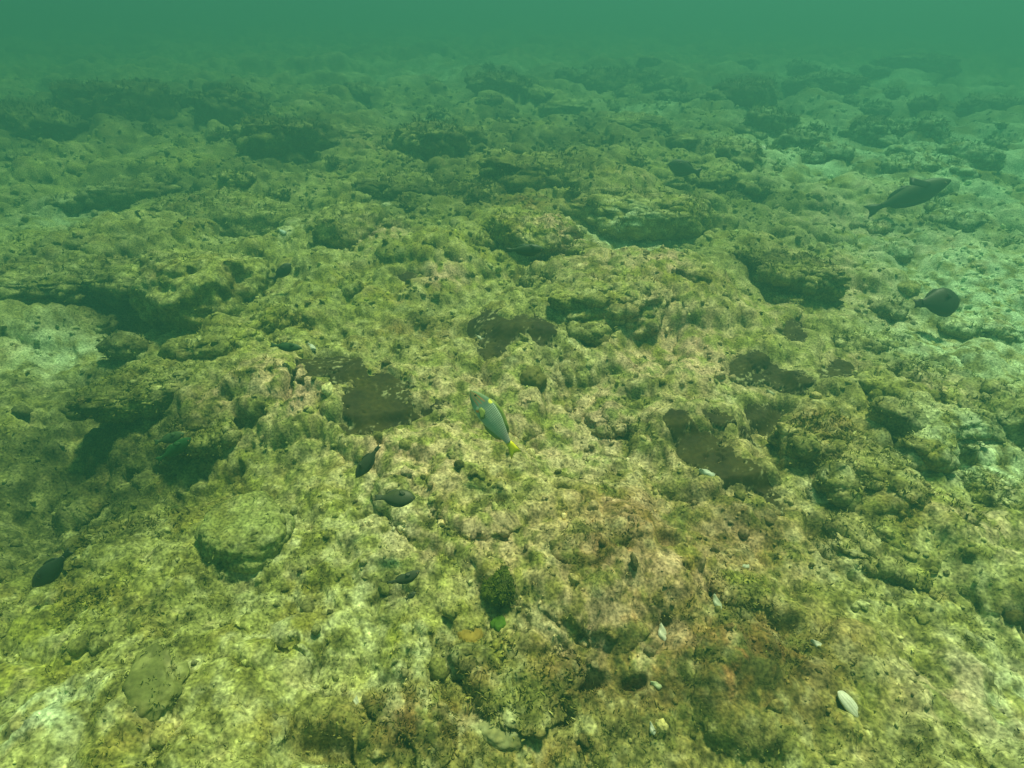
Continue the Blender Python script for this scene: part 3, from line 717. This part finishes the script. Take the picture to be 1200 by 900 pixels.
        return link(nm, make_mesh(nm, V_, np.array(f), np.array(c, np.float32), M_FISH), par)
    xr = xs[-1]; zr = zc(xr); hr = hgt[-1]; te = -.5 * L; zt = zc(te)
    sp = deep * L * .36 * tailw
    finmesh('tail_fin', [(xr + .03 * L, zr + hr * .9), (xr - .05 * L, zr + hr * 1.2), ((xr + te) / 2, (zr + zt) / 2 + sp * .75), (te, zt + sp), (te + .035 * L, zt + sp * .4), (te + .045 * L, zt), (te + .035 * L, zt - sp * .4),
                         (te, zt - sp), ((xr + te) / 2, (zr + zt) / 2 - sp * .75), (xr - .05 * L, zr - hr * 1.2), (xr + .03 * L, zr - hr * .9)], tailcol)
    def edge(s0, s1, n_, sgn, extra):
        q_ = np.linspace(s0, s1, n_); x_ = .5 * L - q_ * BL; h_ = np.interp(q_, s, hgt)
        zin = zc(x_) + sgn * h_ * .88
        zo = zc(x_) + sgn * (h_ + extra * L * np.interp((q_ - s0) / (s1 - s0), [0, .15, .6, .9, 1], [.15, .7, 1, .9, .3]))
        return [(x, z) for x, z in zip(x_, zo)] + [(x, z) for x, z in zip(x_[::-1], zin[::-1])]
    finmesh('dorsal_fin', edge(.27, .90, 9, 1, .045), fin)
    finmesh('anal_fin', edge(.55, .90, 6, -1, .045), fin)
    xp = .5 * L - .30 * BL; wp = float(np.interp(.30, s, wid))
    for sg in (1, -1):
        z0 = zc(xp) - .12 * deep * L
        finmesh('pectoral_fin', [(xp, z0 + .02 * L), (xp - .07 * L, z0 + .035 * L), (xp - .14 * L * pec, z0 - .03 * L * pec), (xp - .12 * L * pec, z0 - .08 * L * pec), (xp - .04 * L, z0 - .045 * L), (xp, z0 - .02 * L)],
                fin, side_=sg * wp * .95, lean=-sg * .45, thick=.003)
    xe = .5 * L - .11 * BL; he = float(np.interp(.11, s, hgt)); we = float(np.interp(.11, s, wid))
    Ev, Ef = ICO[1]
    for sg in (1, -1):
        ee = Ev * np.array([.022, .010, .022]) * L
        link('eye', make_mesh('eye', ee, Ef, np.where((np.abs(Ev[:, 1:2]) > .8), [[.01, .01, .01]], [[.35, .22, .08]]), M_FISH), root, loc=(xe, sg * we * .84, zc(xe) + he * .30))
    return root

DK = (.048, .060, .034)
fish((551, 458), (612, 529), .20, 1, 'small fish with green chequered flank, orange cheek marks and bright yellow tail, in the middle', .275, kind='wrasse', tailcol=(.75, .68, .01), fin=(.22, .28, .06), bend=-.10, name='wrasse', wide=.42, tailw=.85)
fish((1115, 211), (1013, 246), .10, 1, 'big dark fish with a hanging side fin swimming right over the pale upper right floor', .25, (.030, .036, .018), (.07, .08, .035), bend=.04, wide=.55, pec=1.9, turn=.5)
fish((638, 292), (591, 293), .30, 1, 'plain dark green torpedo-shaped fish just above the centre', .27, (.025, .060, .022), (.02, .055, .02), wide=.6, tailw=.7)
fish((783, 192), (822, 203), .10, -1, 'small dark oval fish at the back of the reef right of centre', .42, DK, wide=.5)
fish((341, 309), (319, 329), .12, 1, 'tiny dark fish pointing up and right, right of the large rounded boulder', .42, DK)
fish((417, 560), (444, 520), .18, -1, 'slim dark fish nose down, upper one of the two below the broad mat', .29, DK, wide=.45, tailw=.5, bend=.05)
fish((487, 583), (438, 583), .14, 1, 'plump dark fish facing right, with a yellow fleck below, lower left of centre', .42, DK, belly=(.05, .06, .02), wide=.5, tailw=.55)
fish((492, 669), (456, 692), .18, 1, 'curved dark fish over pale crust left of the dark green algae ball', .27, DK, bend=-.26, wide=.5, tailw=.5)
fish((487, 694), (475, 703), .12, 1, 'tiniest dark fish just below the curved dark fish', .42, DK)
fish((224, 513), (183, 541), .16, 1, 'slender bright green fish beside the pink-topped rock on the left', .27, (.020, .085, .022), wide=.5)
fish((216, 508), (180, 519), .10, 1, 'faint dull green fish, the farther one of the pair beside the pink-topped rock', .30, (.045, .085, .030), wide=.5)
fish((354, 408), (316, 404), .10, 1, 'slender dull green fish left of the white chip above the leftmost dark mat', .25, (.030, .075, .022), wide=.5)
fish((38, 688), (84, 644), .16, -1, 'dark fish diving to the lower left near the left edge', .32, (.025, .038, .022), wide=.5, tailw=.7)
fish((1125, 352), (1070, 356), .12, 1, 'round-bodied dark fish hovering over pale rubble near the right edge', .62, (.035, .040, .022), wide=.42, tailw=.45)
fish((186, 357), (218, 348), .10, -1, 'faint green fish with a yellow tail in front of the large rounded boulder', .28, (.07, .115, .04), tailcol=(.5, .42, .02), wide=.5)

# ------------------------------------------------------------------ loose rubble (nobody could count it)
def scatter_idx(n, weights):
    cw = np.cumsum(weights); return np.searchsorted(cw, RNG.random(n) * cw[-1])
front = (np.abs(np.arctan2(GROUND_V[:, 0], GROUND_V[:, 1] - PC)) < math.radians(61)) & (GROUND_V[:, 1] > -.2) & (GROUND_V[:, 1] < 14)
patch = ss(-.3, .5, fbm(GROUND_V, .5, 3, 140))
near_w = ss(-.2, .5, GROUND_V[:, 1])
wt = front * (1 - GROUND_Q * .93) * (.25 + patch)
n = 900
ix = scatter_idx(n, wt)
Dv, Fc = ICO[1]
sz = RNG.gamma(2.0, .0030, n) + .004; sz *= 1 + .12 * GROUND_V[ix, 1]
st = RNG.uniform(.55, 1.3, (n, 3)) * sz[:, None]
Q = np.linalg.qr(RNG.normal(size=(n, 3, 3)))[0]
Vp = Dv[None] * (1 + .2 * RNG.normal(size=(n, 42, 1))) * st[:, None, :]
Vp = np.einsum('nij,nkj->nki', Q, Vp) + (GROUND_V[ix] + GROUND_N[ix] * sz[:, None] * .3)[:, None, :]
lt = RNG.random(n)
Cp = GROUND_C[ix] * RNG.uniform(.6, 1.3, (n, 1)) * (1 + (lt > .93)[:, None] * .8) + (lt > .95)[:, None] * np.array([.14, .14, .08])
Fp = (Fc[None] + np.arange(n)[:, None, None] * 42).reshape(-1, 3)
link('coral_rubble', make_mesh('coral_rubble', Vp.reshape(-1, 3), Fp, np.clip(np.repeat(Cp, 42, 0), .01, .8), M_ROCK, True), kind='stuff', label='small broken coral rubble strewn all over the reef', cat='rubble')

# crumbly coralline nodules, the grain of the whole reef
n = 20000
wt = front * (1 - GROUND_Q * .97) * ss(-.45, .35, fbm(GROUND_V, .28, 4, 170, .6)) * (.3 + .7 * ss(1.2, 3.5, GROUND_V[:, 1])) * (GROUND_V[:, 1] < 9)
ix = scatter_idx(n, wt)
Dv, Fc = ICO[0]
sz = RNG.gamma(2.4, .0019, n) + .002; sz *= .42 + .40 * GROUND_V[ix, 1]
sz = np.minimum(sz, .030)
Q = np.linalg.qr(RNG.normal(size=(n, 3, 3)))[0]
Vp = Dv[None] * (1 + .25 * RNG.normal(size=(n, 12, 1))) * (RNG.uniform(.6, 1.3, (n, 3)) * sz[:, None])[:, None, :]
Vp = np.einsum('nij,nkj->nki', Q, Vp) + (GROUND_V[ix] - GROUND_N[ix] * sz[:, None] * .15)[:, None, :]
Cp = GROUND_C[ix] * RNG.uniform(.85, 1.35, (n, 1))
Fp = (Fc[None] + np.arange(n)[:, None, None] * 12).reshape(-1, 3)
link('coralline_nodules', make_mesh('coralline_nodules', Vp.reshape(-1, 3), Fp, np.clip(np.repeat(Cp, 12, 0), .01, .8), M_ROCK, True), kind='stuff', label='fine crumbly nodules crusting the reef floor', cat='nodules')

# ------------------------------------------------------------------ turf algae (nobody could count it)
def blades(Pb, Nb, Cb, size, nb, spread):
    n_ = len(Pb)
    B = np.repeat(Pb, nb, 0); Nn = np.repeat(Nb, nb, 0); s_ = np.repeat(size, nb) * RNG.uniform(.5, 1.25, n_ * nb)
    d = Nn + RNG.normal(size=B.shape) * spread; d /= np.linalg.norm(d, axis=1)[:, None]
    sd2 = np.cross(d, RNG.normal(size=B.shape)); sd2 /= np.linalg.norm(sd2, axis=1)[:, None] + 1e-9
    B = B + RNG.normal(size=B.shape) * (s_ * .35)[:, None] - Nn * (s_ * .2)[:, None]
    w_ = s_ * RNG.uniform(.12, .26, len(s_))
    V_ = np.stack([B - sd2 * w_[:, None] * .6, B + sd2 * w_[:, None] * .6, B + d * s_[:, None] * .6 + sd2 * w_[:, None], B + d * s_[:, None]], 1)
    F_ = (np.array([[0, 1, 2], [0, 2, 3]])[None] + np.arange(len(B))[:, None, None] * 4).reshape(-1, 3)
    C_ = np.repeat(Cb, nb, 0) * RNG.uniform(.55, 1.35, (len(B), 1))
    return V_.reshape(-1, 3), F_, np.repeat(C_, 4, 0)
lum = GROUND_C @ np.array([.3, .6, .1])
wt = front * (1 - GROUND_Q * .95) * (.15 + ss(.30, .08, lum)) * ss(-.6, .5, fbm(GROUND_V, .22, 3, 150))
n = 62000
ix = scatter_idx(n, wt)
grn = GROUND_C[ix] * .95 + np.array([.05, .055, .006]) * RNG.uniform(.3, 1.4, (n, 1))
v_, f_, c_ = blades(GROUND_V[ix], GROUND_N[ix], grn, RNG.uniform(.004, .010, n) * (1 + .10 * GROUND_V[ix, 1]), 4, .8)
parts = [(v_, f_, c_)]
for Vw, nn, C, amt, big in TUFT_SRC:
    k = (nn[:, 2] > -.15)
    kk = np.where(k)[0]
    m_ = int(len(kk) * .10 * amt); pick = RNG.choice(kk, m_)
    gr = C[pick] * .95 + np.array([.05, .054, .006]) * RNG.uniform(.3, 1.4, (m_, 1))
    parts.append(blades(Vw[pick], nn[pick], gr, RNG.uniform(.005, .012, m_) * big * (1 + .12 * Vw[pick, 1]), 5, .7))
# shaggier brown tufts, thickest on the far reef
n = 24000
wt = front * (1 - GROUND_Q) * ss(1.6, 4.0, GROUND_V[:, 1]) * ss(9.5, 7, GROUND_V[:, 1]) * ss(-.25, .35, fbm(GROUND_V, .45, 4, 160, .6)) * (GROUND_V[:, 1] ** .5)
ix = scatter_idx(n, wt)
grn = GROUND_C[ix] * .6 + np.array([.030, .034, .008]) * RNG.uniform(.3, 1.5, (n, 1))
parts.append(blades(GROUND_V[ix], GROUND_N[ix], grn, RNG.uniform(.016, .046, n) * (.5 + .12 * GROUND_V[ix, 1]), 5, .9))
off = 0; VV, FF, CC = [], [], []
for v_, f_, c_ in parts:
    VV.append(v_); FF.append(f_ + off); CC.append(c_); off += len(v_)
link('turf_algae', make_mesh('turf_algae', np.concatenate(VV), np.concatenate(FF), np.clip(np.concatenate(CC), .008, .7), M_TURF, False), kind='stuff', label='short fuzzy olive turf algae growing over floor and boulders', cat='algae')
print('TRIS', sum(sum(len(p.vertices) - 2 for p in o.data.polygons[:1]) * len(o.data.polygons) for o in S.objects if o.type == 'MESH'))
